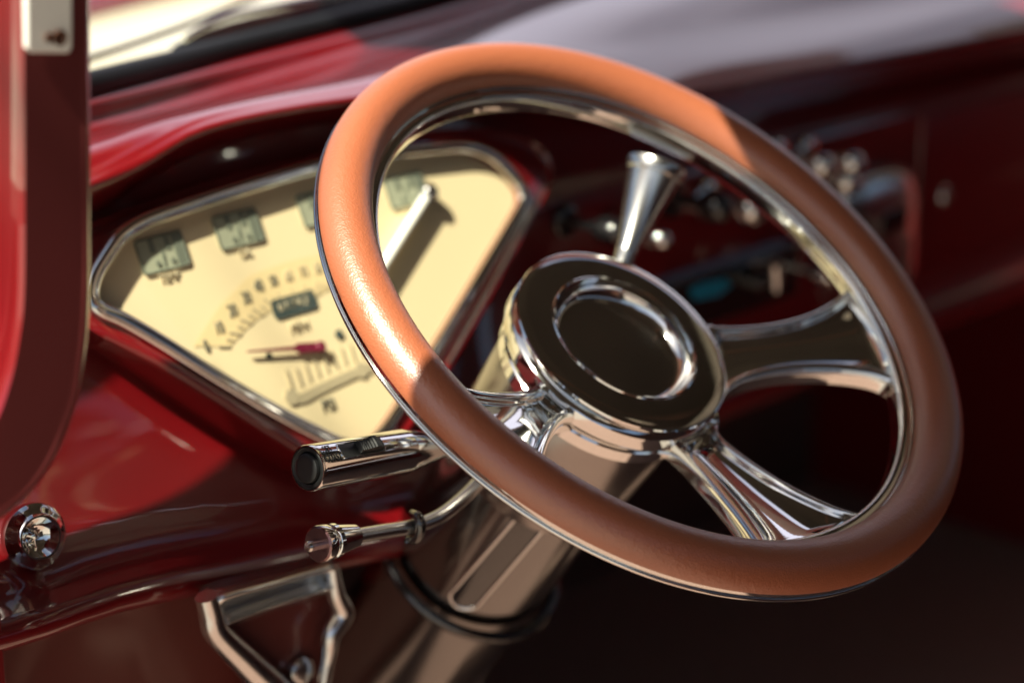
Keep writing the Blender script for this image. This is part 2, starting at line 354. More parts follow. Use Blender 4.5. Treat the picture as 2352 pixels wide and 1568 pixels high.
# reading direction: along the lever; up the barrel is whichever way rises in the world
sg = 1 if ws@CU > 0 else -1
b = MB()
for s_, px, py, sz in (('SET', 752, 1030, .0060), ('COAST', 767, 1051, .0060)):
    v_, f_ = lever_text(s_, px, py, sz); b.add(v_, f_)
u1, sA = lpt(746, 1040); a1_ = RL*math.atan2(u1@ws, u1@us); sB = lpt(771, 1037)[1]
b.add([lsurf(s, a1_+o_, RL+.00025) for s in np.linspace(sA, sB, 8) for o_ in (-.00032, .00032)], grid_faces(8, 2))
sC = lpt(741, 1041)[1]
b.add([lsurf(sC-.0012, a1_, RL+.00025), lsurf(sA, a1_+.0014, RL+.00025), lsurf(sA, a1_-.0014, RL+.00025)], [(0, 1, 2)])
b.build('lettering', M['rubber'], lev, sharp=0)

# tilt lever
K0, K1 = onD(729, 1250, 1.095), onD(815, 1230, 1.118)
AK = unit(K1-K0); LK = np.linalg.norm(K1-K0)
tl = thing('tilt_lever', K0, 'thin curved chrome rod ending in a stepped round knob, below the SET COAST lever', 'lever')
RK = .0097
PF = mat('plum_finish', (.22, .12, .12), .9, .22)
lathe(K0, AK, [(0, .0001), (0, RK-.001), (.0008, RK)], 64).build('knob_face', PF, tl, sharp=30)
lathe(K0, AK, [(.0008, RK), (.0012, RK+.0002), (.006, RK+.0003), (.0075, RK-.0004), (.008, RK-.0012), (.009, RK-.0012), (.0095, RK-.0002), (.0125, RK-.0002), (.013, RK-.0012), (.0145, RK-.0014), (LK*.99, .0062), (LK, .0050), (LK, .003)], 64).build('knob', M['chrome'], tl, sharp=30)
lathe(K0, AK, [(.001, .0030), (-.0065, .0030), (-.0078, .0022), (-.0082, .0001)], 32).build('knob_stud', M['polished'], tl, sharp=30)
rod = cr([K1-AK*.004, onD(880, 1220, 1.135), onD(950, 1208, 1.152), onD(1010, 1185, 1.165), onD(1065, 1142, 1.185), onD(1110, 1095, 1.205), onD(1150, 1040, 1.23)], 50)
tube(rod, .0040, 20).build('rod', M['polished'], tl)
hk = onD(950, 1208, 1.152)
tube(cr([hk+(onD(946, 1178, 1.152)-hk), onD(962, 1190, 1.146), onD(966, 1215, 1.146), onD(955, 1240, 1.15), onD(938, 1238, 1.152), onD(934, 1247, 1.152)], 24), [.0022, .0030, .0032, .0028, .002, .0022], 12).build('spring_clip', M['blackgloss'], tl)

# column shift knob behind the hub
B0, B1 = onD(1425, 620, 1.292), onD(1508, 385, 1.300)
AB = unit(B1-B0); LB = np.linalg.norm(B1-B0)
sh = thing('shift_lever', B0, 'flared satin metal shift knob standing up behind the chrome hub', 'lever')
lathe(B0, AB, [(-.06, .0050), (LB*.05, .0050), (LB*.06, .0062), (LB*.16, .0065), (LB*.20, .0070), (LB*.22, .0066), (LB*.92, .0172), (LB*.93, .0180), (LB*1.00, .0192), (LB*1.03, .0188), (LB*1.045, .0165), (LB*1.045, .0001)], 64).build('shift_knob', M['polished'], sh, sharp=30)

# ------------------------------------------------------------------ instrument cluster
TL = math.radians(25); GN = A(0, -math.cos(TL), math.sin(TL)); GP = A(0, .225, 1.22); GU = A(0, math.sin(TL), math.cos(TL))
def gp(px, py, off=0): return onpl(px, py, GN, GP+GN*off)
out_px = [(222, 676), (230, 640), (258, 592), (288, 552), (330, 525), (380, 505), (549, 449), (733, 394), (880, 364), (1000, 350), (1065, 346), (1112, 358), (1150, 385), (1182, 420), (1196, 447), (1190, 474), (1130, 575), (1060, 692), (980, 822), (905, 942), (868, 990), (830, 1010), (790, 1008), (740, 986), (640, 935), (500, 852), (380, 776), (290, 723), (243, 702), (226, 692)]
OUT = cr([gp(*p) for p in out_px], 200, True)
clu = thing('instrument_cluster', gp(700, 650), 'cream V shaped instrument cluster in a chrome bezel behind the wheel rim', 'instrument cluster')
bez = [(.0036+.0050*math.cos(t), .0+.0034*math.sin(t)) for t in circ(18)]
sweep(OUT, GN, bez).build('bezel', M['chrome'], clu, sharp=0)
DEP = .006
WALL = mat('dial_surround', (.50, .40, .22), .75, .22, noise=(30, .1))  # gold of the mirrored dial face put into the wall colour
sweep(OUT, GN, [(.0005, .002), (.0005, -DEP-.002), (.003, -DEP-.002), (.003, .002)]).build('bezel_wall', WALL, clu, sharp=40)
FACE = OUT-GN*DEP
prism(FACE, -GN*.002).build('dial_face', M['cream'], clu, sharp=40)
def fp(px, py, up=.0006): return onpl(px, py, GN, GP-GN*(DEP-up))
def rrect(c, wx, wy, r, xd, yd):
    P = []
    for cx, cy, st in ((wx-r, wy-r, 0), (-wx+r, wy-r, 90), (-wx+r, -wy+r, 180), (wx-r, -wy+r, 270)):
        for k in range(6):
            t = math.radians(st+k*18); P.append(c+(cx+r*math.cos(t))*xd+(cy+r*math.sin(t))*yd)
    return P
GX = A(1, 0, 0)
def window(px, py, wx, wy, marks=True):
    c = fp(px, py, .0008)
    o = prism(rrect(c, wx, wy, .002, GX, GU), -GN*.0006).build('gauge_window', M['dial_green'], clu)
    sh_ = MB(); 
    sweep(np.array(rrect(c+GN*.0001, wx, wy, .002, GX, GU)), GN, [(.0, .0), (.0004, .0008), (-.0007, .0005)]).build('window_rim', M['dial_grey'], o, sharp=0)
    b = MB()
    box(c+GX*(wx-.004)+GN*.0004, GX*.0035, GU*(wy-.001), GN*.0002, b)
    for x in (-.35, .32):
        box(c+GX*wx*x+GU*wy*.55+GN*.0004, GX*.0018, GU*wy*.42, GN*.0002, b)
    box(c+GX*wx*.0+GU*wy*-.25+GN*.0005, GX*.0009+GU*.004, GU*.004, GN*.0002, b)
    for x in (-.3, .35): lathe(c+GX*wx*x-GU*wy*.55+GN*.0005, GN, [(0, .0016), (.0004, .0016), (.0004, .0001)], 16, b)
    b.build('gauge_marks', M['dial_grey'], o)
    return c
wins = [(372, 581), (546, 526), (735, 476), (932, 437)]
for (px, py), lab in zip(wins, ('TEMP', 'OIL', 'BATT', 'FUEL')):
    c = window(px, py, .0168, .0102)
    q = fp(px+18, py+56, .0008); tb = text(lab, .0078, q, GX, GU, 'lettering', M['ink'], clu, sx=.8); tb[0].build('lettering', M['ink_soft'], clu, sharp=0)
# speedometer: numerals on an arc round the needle pivot
PV = fp(735, 795, .0008)
def polar(a, r): return PV+r*(math.cos(a)*GX+math.sin(a)*GU)
b = MB(); b2 = MB()
pxn = [(474, 795), (503, 753), (534, 713), (566, 684), (594, 657), (628, 645), (662, 634), (697, 624), (730, 616), (765, 607), (800, 603), (838, 606)]
for i, (px, py) in enumerate(pxn):
    t_ = text(str(i*10), .0108 if i < 5 else .0095, fp(px, py, .0008), GX, GU, '', None, None, sx=.62)[0]; (b if i < 6 else b2).add(t_.v, t_.f)
b.build('lettering', M['ink'], clu, sharp=0); b2.build('lettering', M['ink_soft'], clu, sharp=0)
b = MB()
npos = cr([fp(*p, .0008) for p in pxn], 23)
for k, p in enumerate(npos):
    d_ = unit(PV-p); e_ = np.cross(GN, d_); box(p+d_*.0125, d_*(.0042 if k % 2 == 0 else .0022), e_*.0006, GN*.0002, b)
b.build('speed_ticks', M['ink_soft'], clu)
V = []
for p in npos:
    d_ = unit(PV-p); V += [p-d_*.0085-GN*.0004, p+d_*.0175-GN*.0004]
MB().add(V, grid_faces(len(npos), 2)).build('speed_band', mat('amber_band', (.80, .64, .34), 0, .45), clu)
prism(rrect(fp(677, 699, .001), .0175, .0062, .003, GX, GU), -GN*.0006).build('odometer', M['dial_dark'], clu)
text('0 1 7 4 2', .0065, fp(674, 699, .0013), GX, GU, '', None, None)[0].build('lettering', M['ink_soft'], clu, sharp=0)
text('MPH', .0105, fp(688, 750, .0008), GX, GU, '', None, None, sx=.7)[0].build('lettering', M['ink_soft'], clu, sharp=0)
n0, n1 = fp(566, 808, .0025), fp(728, 797, .0025); nd_ = unit(n1-n0); ne = np.cross(GN, nd_)
prism([n0+ne*.0005, n0-ne*.0005, n0+(n1-n0)*.66-ne*.0013, n0+(n1-n0)*.72-ne*.0030, n1-ne*.0030+nd_*.004, n1+ne*.0030+nd_*.004, n0+(n1-n0)*.72+ne*.0030, n0+(n1-n0)*.66+ne*.0013], GN*.0015).build('needle', M['needle'], clu, bevel=.0004)
lathe(fp(730, 798, .001), GN, [(0, .0035), (.004, .0035), (.0045, .003), (.0045, .0001)], 24).build('needle_hub', M['needle'], clu)
for px, py, r in ((778, 768, .0030), (617, 818, .0022), (272, 713, .0016)):
    lathe(fp(px, py, .0002), GN, [(0, r), (.001, r), (.0012, r*.7), (.0012, .0001)], 20).build('dial_screw', M['dial_dark'], clu)
# lower fan scale
b = MB(); c0 = [(655, 905), (690, 915), (735, 893), (780, 872), (830, 850), (858, 842)]
arc = cr([fp(*p, .0009) for p in c0], 30)
for i in range(29):
    p, q = arc[i], arc[i+1]; d_ = unit(q-p); e_ = np.cross(GN, d_); box((p+q)/2, (q-p)*.52, e_*.0030, GN*.0002, b)
for k in range(9):
    p = arc[3+k*3]; box(p+GU*.013, GX*.0007-GU*.0003, GU*.0055, GN*.0002, b)
for i in (2, 25): lathe(arc[i], GN, [(0, .005), (.0004, .005), (.0004, .0001)], 20, b)
b.build('fuel_scale', M['ink_soft'], clu)
text('PSI', .011, fp(755, 930, .0008), GX, GU, '', None, None, sx=.8)[0].build('lettering', M['ink'], clu, sharp=0)
pr0, pr1 = fp(985, 443, .0055), fp(862, 640, .0055)
tube(cr([pr0, (pr0+pr1)/2, pr1], 12), [.0036, .0034, .0034], 16).build('white_rod', M['white'], clu)  # white rod with a round cap, standing over the dial
lathe(pr0-GN*.003, GN, [(0, .006), (.006, .006), (.0075, .0045), (.0078, .0001)], 24).build('rod_cap', M['polished'], clu)

# ------------------------------------------------------------------ dashboard
def C3(l): return [onY(*p) for p in l]
dash = thing('dashboard', (0.3, .25, 1.2), 'glossy dark red metal dashboard sweeping across the cab below the windshield', 'dashboard')
gask = [(60, 255, .33), (205, 214, .35), (500, 137, .405), (804, 60, .435), (1070, -12, .455), (1500, -150, .475), (2000, -255, .48), (2700, -390, .48)]
pink = [(60, 277, .32), (205, 240, .338), (500, 165, .39), (804, 88, .42), (1070, 20, .44), (1500, -125, .46), (2000, -230, .465), (2700, -355, .465)]
groove = [(60, 312, .318), (205, 279, .335), (500, 202, .385), (804, 114, .413), (1070, 44, .432), (1500, -105, .45), (2000, -210, .455), (2700, -335, .455)]
back = [(60, 326, .31), (205, 296, .325), (500, 215, .37), (804, 130, .395), (1070, 56, .41), (1500, -85, .43), (2000, -190, .43), (2700, -320, .43)]
crest = [(60, 372, .268), (209, 338, .276), (366, 279, .29), (550, 228, .302), (804, 177, .31), (1000, 137, .315), (1200, 90, .325), (1500, 0, .33), (2000, -110, .33), (2700, -240, .33)]
shoulder = [(60, 432, .25), (205, 390, .258), (330, 328, .267), (450, 270, .273), (586, 237, .277), (804, 196, .281), (1000, 166, .283), (1200, 146, .272), (1587, 82, .268), (2000, 10, .268), (2352, -65, .268), (2700, -135, .268)]
shoulder_low = [(60, 456, .241), (205, 410, .251), (325, 352, .260), (446, 288, .265), (586, 250, .268), (804, 211, .270), (1000, 190, .270), (1200, 180, .248), (1587, 150, .228), (2000, 78, .228), (2352, 6, .228), (2700, -58, .228)]
nose = [(60, 475, .235), (205, 425, .246), (315, 378, .254), (440, 305, .258), (586, 263, .260), (804, 226, .260), (1000, 208, .260), (1100, 207, .245), (1250, 208, .215), (1587, 206, .205), (1865, 156, .205), (2352, 68, .205), (2700, 5, .205)]
nose2 = [(60, 500, .236), (205, 445, .2475), (315, 397, .2555), (440, 322, .260), (586, 279, .262), (804, 241, .262), (1000, 222, .262), (1100, 221, .247), (1250, 223, .218), (1587, 222, .208), (1865, 171, .208), (2352, 83, .208), (2700, 20, .208)]
under = [(60, 560, .25), (205, 500, .270), (315, 432, .288), (440, 362, .292), (586, 316, .294), (804, 276, .294), (1000, 258, .292), (1200, 262, .285), (1587, 285, .272), (1865, 235, .272), (2352, 146, .272), (2700, 83, .272)]
tb = loft([C3(c) for c in (gask, pink, groove, back, crest, shoulder, shoulder_low, nose, nose2, under)], 90, 80); tb.build('dash_top', M['paint'], dash, sharp=0)
# face sheet: tilted plane, from under the roll down to the rolled lower flange
def fpt(x, z, o=0): p = A(x, GP[1]+(z-GP[2])*math.tan(TL), z); return p-GN*(-o)

und = cr([(-.40, .215, 1.275)]+[tuple(p) for p in C3(under)], 60); prof = []
for i in range(60):
    x = und[i][0]
    lft = max(0, (-.13-x)/.13)                 # the left end swings out towards the door post
    zf = float(np.mean(np.interp(np.linspace(x-.06, x+.06, 9), [-.40, -.26, -.19, .0, .3], [1.118, 1.110, 1.088, 1.064, 1.028]))); wr = np.clip((x-.09)/.10, 0, 1); wr = wr*wr*(3-2*wr)
    def q(z, o): z = zf+(z-1.033)*(1.235-zf)/(1.235-1.033); p = fpt(x, z, o); p[1] -= .022*min(lft, 1.4)**1.5; p[1] += wr*(.25-p[1])+wr*(.03+o)*-.6; return p
    prof.append(cr([und[i], .4*und[i]+.6*q(1.25, -.036)+A(0, .006, 0), q(1.235, -.034), q(1.215, -.031), q(1.15, -.030), q(1.10, -.028), q(1.068, -.022), q(1.052, -.010), q(1.043, .000), q(1.033, .002), q(1.025, -.004), q(1.024, -.016), q(1.024, -.10)], 50))
b = MB(); b.add(np.array(prof).reshape(-1, 3), grid_faces(60, 50)); b.build('dash_face', M['paint'], dash, sharp=0)
# raised V panel round the cluster
vo = [(140, 560), (150, 690), (198, 735), (400, 858), (615, 994), (730, 1062), (800, 1085), (870, 1060), (935, 975), (1030, 832), (1140, 640), (1245, 440), (1262, 390), (1240, 345), (1180, 318), (1060, 306), (880, 330), (549, 412), (330, 482), (230, 520)]
VO = cr([gp(*p, -.004) for p in vo], 200, True)
i0 = int(np.argmin(np.linalg.norm(OUT-VO[0], axis=1)))
def align(Lp, Q):                              # match two loops by angle about the cluster centre
    c = gp(720, 620); 
    def ang(P): d = P-c; return np.unwrap(np.arctan2(d@GU, d@GX))
    a, q_ = ang(Lp), ang(Q); 
    if a[-1] < a[0]: Lp = Lp[::-1]; a = ang(Lp)
    if q_[-1] < q_[0]: Q = Q[::-1]; q_ = ang(Q)
    t = np.linspace(-math.pi, math.pi, 361)[:-1]
    def samp(P, a):
        P2 = np.vstack([P, P, P]); a2 = np.concatenate([a-2*math.pi, a, a+2*math.pi]); o = np.argsort(a2)
        return np.stack([np.interp(t, a2[o], P2[o][:, k]) for k in range(3)], 1)
    return samp(Lp, a), samp(Q, q_)
VO2, OU2 = align(VO, OUT)
def ringloft(loops, b=None):
    b = b or MB(); b.add(np.array(loops).reshape(-1, 3), grid_faces(len(loops), len(loops[0]), False, True)); return b
def off_out(Lp, d):
    T = np.roll(Lp, -1, 0)-np.roll(Lp, 1, 0); T /= np.linalg.norm(T, axis=1)[:, None]; m = np.cross(T, GN); c = Lp.mean(0)
    if ((Lp-c)*m).sum() < 0: m = -m
    return Lp+m*d
mid = lambda t: OU2*(1-t)+VO2*t
am = np.clip((1.236-VO2[:, 2])/.03, -1, 1)[:, None]
ringloft([OU2-GN*.020, OU2+GN*.0, off_out(OU2, .004)-GN*.0015, mid(.4)-GN*.001, mid(.8)+GN*.004*am, mid(.93)+GN*.0058*am, VO2+GN*.006*am, off_out(VO2, .002)+GN*.005*am, off_out(VO2, .0038)+GN*.001*am, off_out(VO2, .0048)-GN*.034]).build('cluster_surround', M['paint'], dash, sharp=50)
PN = A(0, -1, 0); PP = A(0, .25, 1.2)
def rpt(x, z, o=0): return A(x, PP[1]-o, z)
tube([gp(1250, 432, .004), gp(1140, 640, .0055), gp(1028, 838, .0055)], .0016, 12).build('edge_glint', M['polished'], dash)  # polished rod added for the light caught along the V edge
# glovebox door with its lock
g0, g1 = onY(2108, 400, .25)[0], onY(2108, 400, .25)[0]+.42
gl = [rpt(g0, 1.215, .003), rpt(g1, 1.215, .003), rpt(g1, 1.07, .003), rpt(g0, 1.07, .003)]
def sh_x(o): return [p+PN*o for p in gl]
b = MB(); q4 = np.array(gl); c4 = q4.mean(0)
b.add(np.vstack([q4-PN*.03, q4-PN*.004, c4+(q4-c4)*.985-PN*.0, c4+(q4-c4)*.96+PN*.001]), grid_faces(4, 4, False, True)+[(12, 13, 14, 15)])
gd = b.build('glovebox_door', M['paint'], dash, sharp=30, bevel=.002)
lk = onpl(2175, 452, PN, PP+PN*.006)
lathe(lk-PN*.008, PN, [(0, .010), (.006, .010), (.008, .008), (.009, .0075), (.009, .0001)], 32).build('glovebox_lock', M['polished'], gd)

# knobs on the dash face
def knob_parts(px, py, r, root, dark=False, y=.0):
    c = onpl(px, py, PN, PP+PN*.045); base = c-PN*.044
    lathe(base, PN, [(0, r*1.25), (.004, r*1.25), (.006, r*1.05), (.0065, r*.5)], 32).build('knob_bezel', M['chrome'] if not dark else M['blackgloss'], root)
    lathe(base, PN, [(.005, r*.38), (.032, r*.38)], 20).build('knob_stem', M['chrome'] if not dark else M['blackgloss'], root)
    lathe(base, PN, [(.030, r*.4), (.033, r*.75), (.038, r*.98), (.044, r), (.050, r*.9), (.055, r*.62), (.057, r*.3), (.0575, .0001)], 40).build('knob_cap', M['chrome'] if not dark else M['blackgloss'], root)
KN = [(1402, 530, .0100, True, 'black dash knob left of the flared shift knob stem'), (1506, 547, .0085, False, 'small bright dash knob just right of the shift knob stem'),
      (1646, 475, .0125, True, 'black dash knob beside a bright one, framed inside the wheel rim'), (1722, 480, .0125, False, 'bright round dash knob right of the black knob inside the wheel'),
      (1882, 378, .0115, False, 'chrome dash knob touching the outer edge of the wheel rim'), (1950, 372, .0110, False, 'upper chrome knob above the tall chrome dash plate'),
      (1940, 414, .0120, False, 'lower chrome knob close to the top of the tall chrome dash plate'), (1893, 628, .0095, False, 'dim dash knob low in the corner of the wheel opening')]
for px, py, r, dk, lb in KN:
    c = onpl(px, py, PN, PP+PN*.045)-PN*.044
    k = thing('dash_knob', c, lb, 'knob', 'control knobs on the dash face'); knob_parts(px, py, r, k, dk)
# tall chrome control plate
cp_ = thing('control_plate', onpl(2020, 525, PN, PP), 'tall chrome control plate on the dash, half hidden by the wheel rim', 'control plate')
PC = [onpl(*p, PN, PP+PN*.010) for p in ((1935, 425), (2076, 386), (2092, 520), (2072, 668), (1960, 700), (1930, 560))]
PL = cr(PC, 90, True); PLc = PL.mean(0)
ringloft([PL-PN*.02, PL, PLc+(PL-PLc)*.98+PN*.004, PLc+(PL-PLc)*.92+PN*.008, PLc+(PL-PLc)*.8+PN*.012, PLc+(PL-PLc)*.6+PN*.0155, PLc+(PL-PLc)*.3+PN*.0175, PLc+(PL-PLc)*.02+PN*.018]).build('plate', M['polished'], cp_, sharp=30)
b = MB()
for k in range(6):
    c = PLc+GX*(-.028+.011*k)-Z*.03+PN*.014; box(c, GX*.0028, Z*.026, PN*.003, b)
b.build('plate_slot', M['blackgloss'], cp_)
box(PLc+Z*.016+PN*.0155, GX*.020, Z*.010, PN*.003).build('plate_window', M['blackgloss'], cp_, bevel=.002)
# black radio under the dash
rd0 = onpl(1690, 668, PN, PP+PN*.012)
rad = thing('radio', rd0, 'black under dash radio with a blue display, seen through the wheel above the spoke', 'radio')
box(rd0-PN*.05, GX*.085, Z*.022, PN*.05).build('radio_case', M['blackgloss'], rad, bevel=.003)
dsp = onpl(1635, 672, PN, PP+PN*.0135)
prism([onpl(*p, PN, PP+PN*.0145) for p in ((1588, 664), (1612, 652), (1668, 640), (1680, 656), (1652, 680), (1600, 690))], -PN*.003).build('display', M['blue'], rad)
kn = onpl(1782, 650, PN, PP+PN*.036)
lathe(kn-PN*.024, PN, [(0, .011), (.012, .011), (.02, .009), (.024, .008), (.024, .0001)], 32).build('radio_knob', M['blackgloss'], rad)
tube([onpl(1782, 608, PN, PP+PN*.036), onpl(1784, 632, PN, PP+PN*.036), onpl(1784, 668, PN, PP+PN*.036)], [.0055, .0055, .0035], 16).build('radio_lever', M['polished'], rad)
# round chrome knob low on the left of the dash
kc = onpl(76, 1230, GN, GP+GN*.012); kax = unit(A(-.10, -.94, .2))
kb = thing('light_switch', kc, 'round chrome knob with a dished centre at the left end of the dash', 'knob')
lathe(kc, kax, [(-.05, .006), (-.022, .006), (-.020, .009), (-.012, .0125), (-.006, .0165), (0, .0182), (.003, .0178), (.006, .0150), (.0068, .0132), (.0078, .0124), (.0088, .0118), (.0088, .0108)], 72).build('knob_body', M['chrome'], kb, sharp=30)
lathe(kc, kax, [(.0088, .0108), (.0082, .0102), (.005, .0080), (.003, .0045), (.0025, .0001)], 64).build('knob_dish', M['chrome'], kb, sharp=30)
tube([kc+kax*.002, kc+kax*.006+GU*.001, kc+kax*.0078+GU*.005-GX*.002], [.002, .0012, .0006], 12).build('dish_pin', M['chrome'], kb)
tube([kc-kax*.045, kc-kax*.03, kc-kax*.018], [.012, .0135, .010], 28).build('knob_collar', M['blackgloss'], kb)

KPM = mat('kick_paint', (.16, .035, .028), .1, .4, .5, .1, noise=(6, .2))
# polished triangular bracket under the dash
def bp_(px, py, o=0): return onY(px, py, .138+o)
br = thing('under_dash_bracket', bp_(640, 1400), 'polished triangular metal bracket hanging under the left of the dash', 'bracket')
b = MB()
up_ = [bp_(484, 1372), bp_(513, 1352), bp_(640, 1320), bp_(763, 1288)]; m1 = [bp_(500, 1392, -.004), bp_(522, 1372, -.008), bp_(642, 1338, -.008), bp_(768, 1303, -.006)]
m2 = [bp_(510, 1410, .004), bp_(530, 1390, .002), bp_(642, 1354, .002), bp_(768, 1318, .002)]; m3 = [bp_(515, 1424, .006), bp_(536, 1412, .006), bp_(645, 1374, .006), bp_(766, 1338, .006)]
m4 = [bp_(518, 1434, -.002), bp_(540, 1424, -.004), bp_(650, 1385, -.004), bp_(766, 1350, -.004)]; m5 = [bp_(520, 1440, .01), bp_(542, 1433, .01), bp_(652, 1394, .01), bp_(766, 1360, .01)]
solid_loft([up_, m1, m2, m3, m4, m5], 30, 40, A(0, .012, 0)).build('bracket_bar', M['polished'], br, sharp=0)
tube(cr([bp_(474, 1368), bp_(484, 1405), bp_(497, 1450), bp_(560, 1515), bp_(640, 1592), bp_(700, 1650)], 50), [.0065, .0075, .0085, .0095, .0095, .0095], 20).build('bracket_arm', M['polished'], br)
tube(cr([bp_(764, 1300), bp_(772, 1362), bp_(787, 1408), bp_(760, 1457), bp_(755, 1500), bp_(742, 1575), bp_(735, 1640)], 50), [.004, .0055, .007, .006, .004, .0045, .0045], 18).build('bracket_arm', M['polished'], br)
prism([bp_(*p, .012) for p in ((500, 1440), (640, 1398), (766, 1362), (782, 1408), (757, 1457), (752, 1500), (738, 1575), (735, 1640), (690, 1640), (640, 1590), (560, 1513))], A(0, .003, 0)).build('bracket_web', KPM, br)
lathe(bp_(712, 1552)+A(0, .01, 0), A(0, -1, .1), [(0, .009), (.004, .009), (.006, .006), (.0065, .0001)], 24).build('bracket_bolt', M['polished'], br)

# ------------------------------------------------------------------ door post at the left
def post_pt(x_off, y, px, py): p = onY(px, py, y); return p+A(x_off, 0, 0)
PY = .04
post = thing('door_post', onY(130, 500, PY), 'dark red front door post with rounded sunlit edge at the left', 'door post')
cl = [(126, -150, PY), (128, 0, PY), (130, 250, PY), (131, 500, PY), (128, 680, PY), (116, 800, PY), (92, 930, PY), (46, 1040, PY), (-40, 1140, PY), (-200, 1230, PY)]
rt = [(197, -150, PY), (200, 0, PY), (202, 250, PY), (203, 500, PY), (201, 700, PY), (190, 830, PY), (165, 950, PY), (108, 1075, PY), (10, 1180, PY), (-160, 1270, PY)]
lf = [(52, -150, PY), (54, 0, PY), (56, 250, PY), (57, 500, PY), (56, 660, PY), (48, 760, PY), (24, 880, PY), (-20, 990, PY), (-110, 1090, PY), (-260, 1180, PY)]
lf2 = [(p[0]-22, p[1]-2, p[2]+.008) for p in lf]; lf3 = [(p[0]-50, p[1]-4, p[2]+.024) for p in lf]; lf4 = [(p[0]-90, p[1]-6, p[2]+.05) for p in lf]; lf5 = [(p[0]-150, p[1]-8, p[2]+.10) for p in lf]
rt2 = [(p[0]+5, p[1], p[2]+.010) for p in rt]; rt3 = [(p[0]+2, p[1], p[2]+.05) for p in rt]
cs = [C3(c) for c in (lf5, lf4, lf3, lf2)]
loft(cs+[C3(lf)], 70, 40).build('post_flange', M['paint'], post, sharp=0)
POST_SHADED = mat('post_paint_shaded', (.15, .028, .028), .2, .42, 1, .03, noise=(5, .15))  # brown of shade and reflections put into the red of the post face
def lerpc(a, b_, t): return [tuple(np.array(p)*(1-t)+np.array(q_)*t) for p, q_ in zip(a, b_)]
f0 = lerpc(lf, rt, .06); f1 = lerpc(lf, rt, .94)
loft([C3(lf), C3(f0), C3(lerpc(lf, rt, .3)), C3(cl), C3(lerpc(lf, rt, .75)), C3(f1), C3(rt), C3(rt2), C3(rt3)], 70, 60).build('post_face', POST_SHADED, post, sharp=0)
sw = [onY(p[0], p[1], p[2]) for p in rt2]
solid_loft([sw, [p+A(-.004, .06, 0) for p in sw], [p+A(-.006, .095, 0) for p in sw]], 40, 8, A(-.02, 0, 0)).build('post_side', M['paint'], post, sharp=30)
prism([A(-.345, .14, .88), A(-.345, .14, 1.47), A(-.345, .209, 1.47), A(-.345, .190, 1.29), A(-.345, .172, 1.15), A(-.345, .16, .88)], A(-.02, 0, 0)).build('shadow_wall', M['paint'], post, bevel=.002)  # wall added out of view to cut the edge of the sunlit patch
hp = [onY(px, py, PY-.004) for px, py in ((58, -160), (168, -160), (168, 112), (160, 124), (74, 122), (62, 112))]
hi = prism(hp, A(0, .0035, 0)).build('hinge_plate', mat('bare_hinge_metal', (.84, .84, .80), .1, .4, noise=(60, .12, .2)), post, bevel=.0012)
for px, py, r in ((196, 152, .0022), (237, 152, .0034)):
    lathe(onY(px*.5742, py*.5742, PY-.0045), A(0, -1, 0), [(0, r), (.0012, r), (.0012, r*.75), (.0002, r*.6), (.0002, .0001)], 20).build('hinge_screw', M['seat'], hi)

# ------------------------------------------------------------------ windshield, wiper, bodywork in front of it
wsb = C3(gask)
gk = thing('windshield', np.mean(wsb, 0), 'wraparound windshield glass set in a black rubber seal above the dash', 'windshield')
tube(cr([p+A(0, .004, .004) for p in wsb], 80), .0085, 16).build('rubber_seal', M['rubber'], gk)
HDR = [(-.80, -.34, 1.66), (-.66, -.06, 1.71), (-.54, -.028, 1.72), (-.146, .040, 1.733), (-.140, .16, 1.738), (.0, .21, 1.745), (.2, .27, 1.75), (.36, .25, 1.75), (.52, .12, 1.745), (1.15, -.1, 1.735), (1.4, -.16, 1.70)]  # front edge bowed forward past the middle to shade the right dash
top = [A(*p) for p in HDR]; bot = cr([p+A(0, .006, .006) for p in wsb], len(top))
loft([bot, [.5*(a+b_)+A(0, .015, 0) for a, b_ in zip(bot, top)], top], 60, 20).build('glass_pane', M['glass'], gk, sharp=0)
# wiper
def wy(px, py, y): return onY(px, py, y)
wpr = thing('windshield_wiper', wy(600, 60, .50), 'black wiper with a pale metal arm lying outside the windshield', 'wiper')
solid_loft([[wy(416, 100, .455), wy(470, 70, .46), wy(560, 42, .468), wy(700, 12, .48), wy(900, -30, .50), wy(1120, -80, .51)], [wy(420, 112, .452), wy(480, 92, .456), wy(590, 66, .465), wy(740, 38, .475), wy(940, 0, .49), wy(1130, -40, .50)], [wy(424, 124, .452), wy(490, 112, .455), wy(600, 96, .462), wy(760, 70, .47), wy(960, 28, .485), wy(1140, -12, .495)]], 30, 12, A(0, .012, -.004)).build('wiper_blade', M['rubber'], wpr)
tube(cr([wy(423, 90, .44), wy(470, 62, .446), wy(531, 37, .452), wy(640, 14, .462), wy(760, -10, .47), wy(900, -40, .48)], 40), [.002, .0028, .003, .0034, .0034, .0034], 14).build('wiper_arm', M['polished'], wpr)
tube(cr([wy(180, 142, .50), wy(300, 104, .50), wy(430, 58, .50), wy(560, 6, .50), wy(640, -28, .50)], 30), .0026, 10).build('wiper_link', M['blackgloss'], wpr)
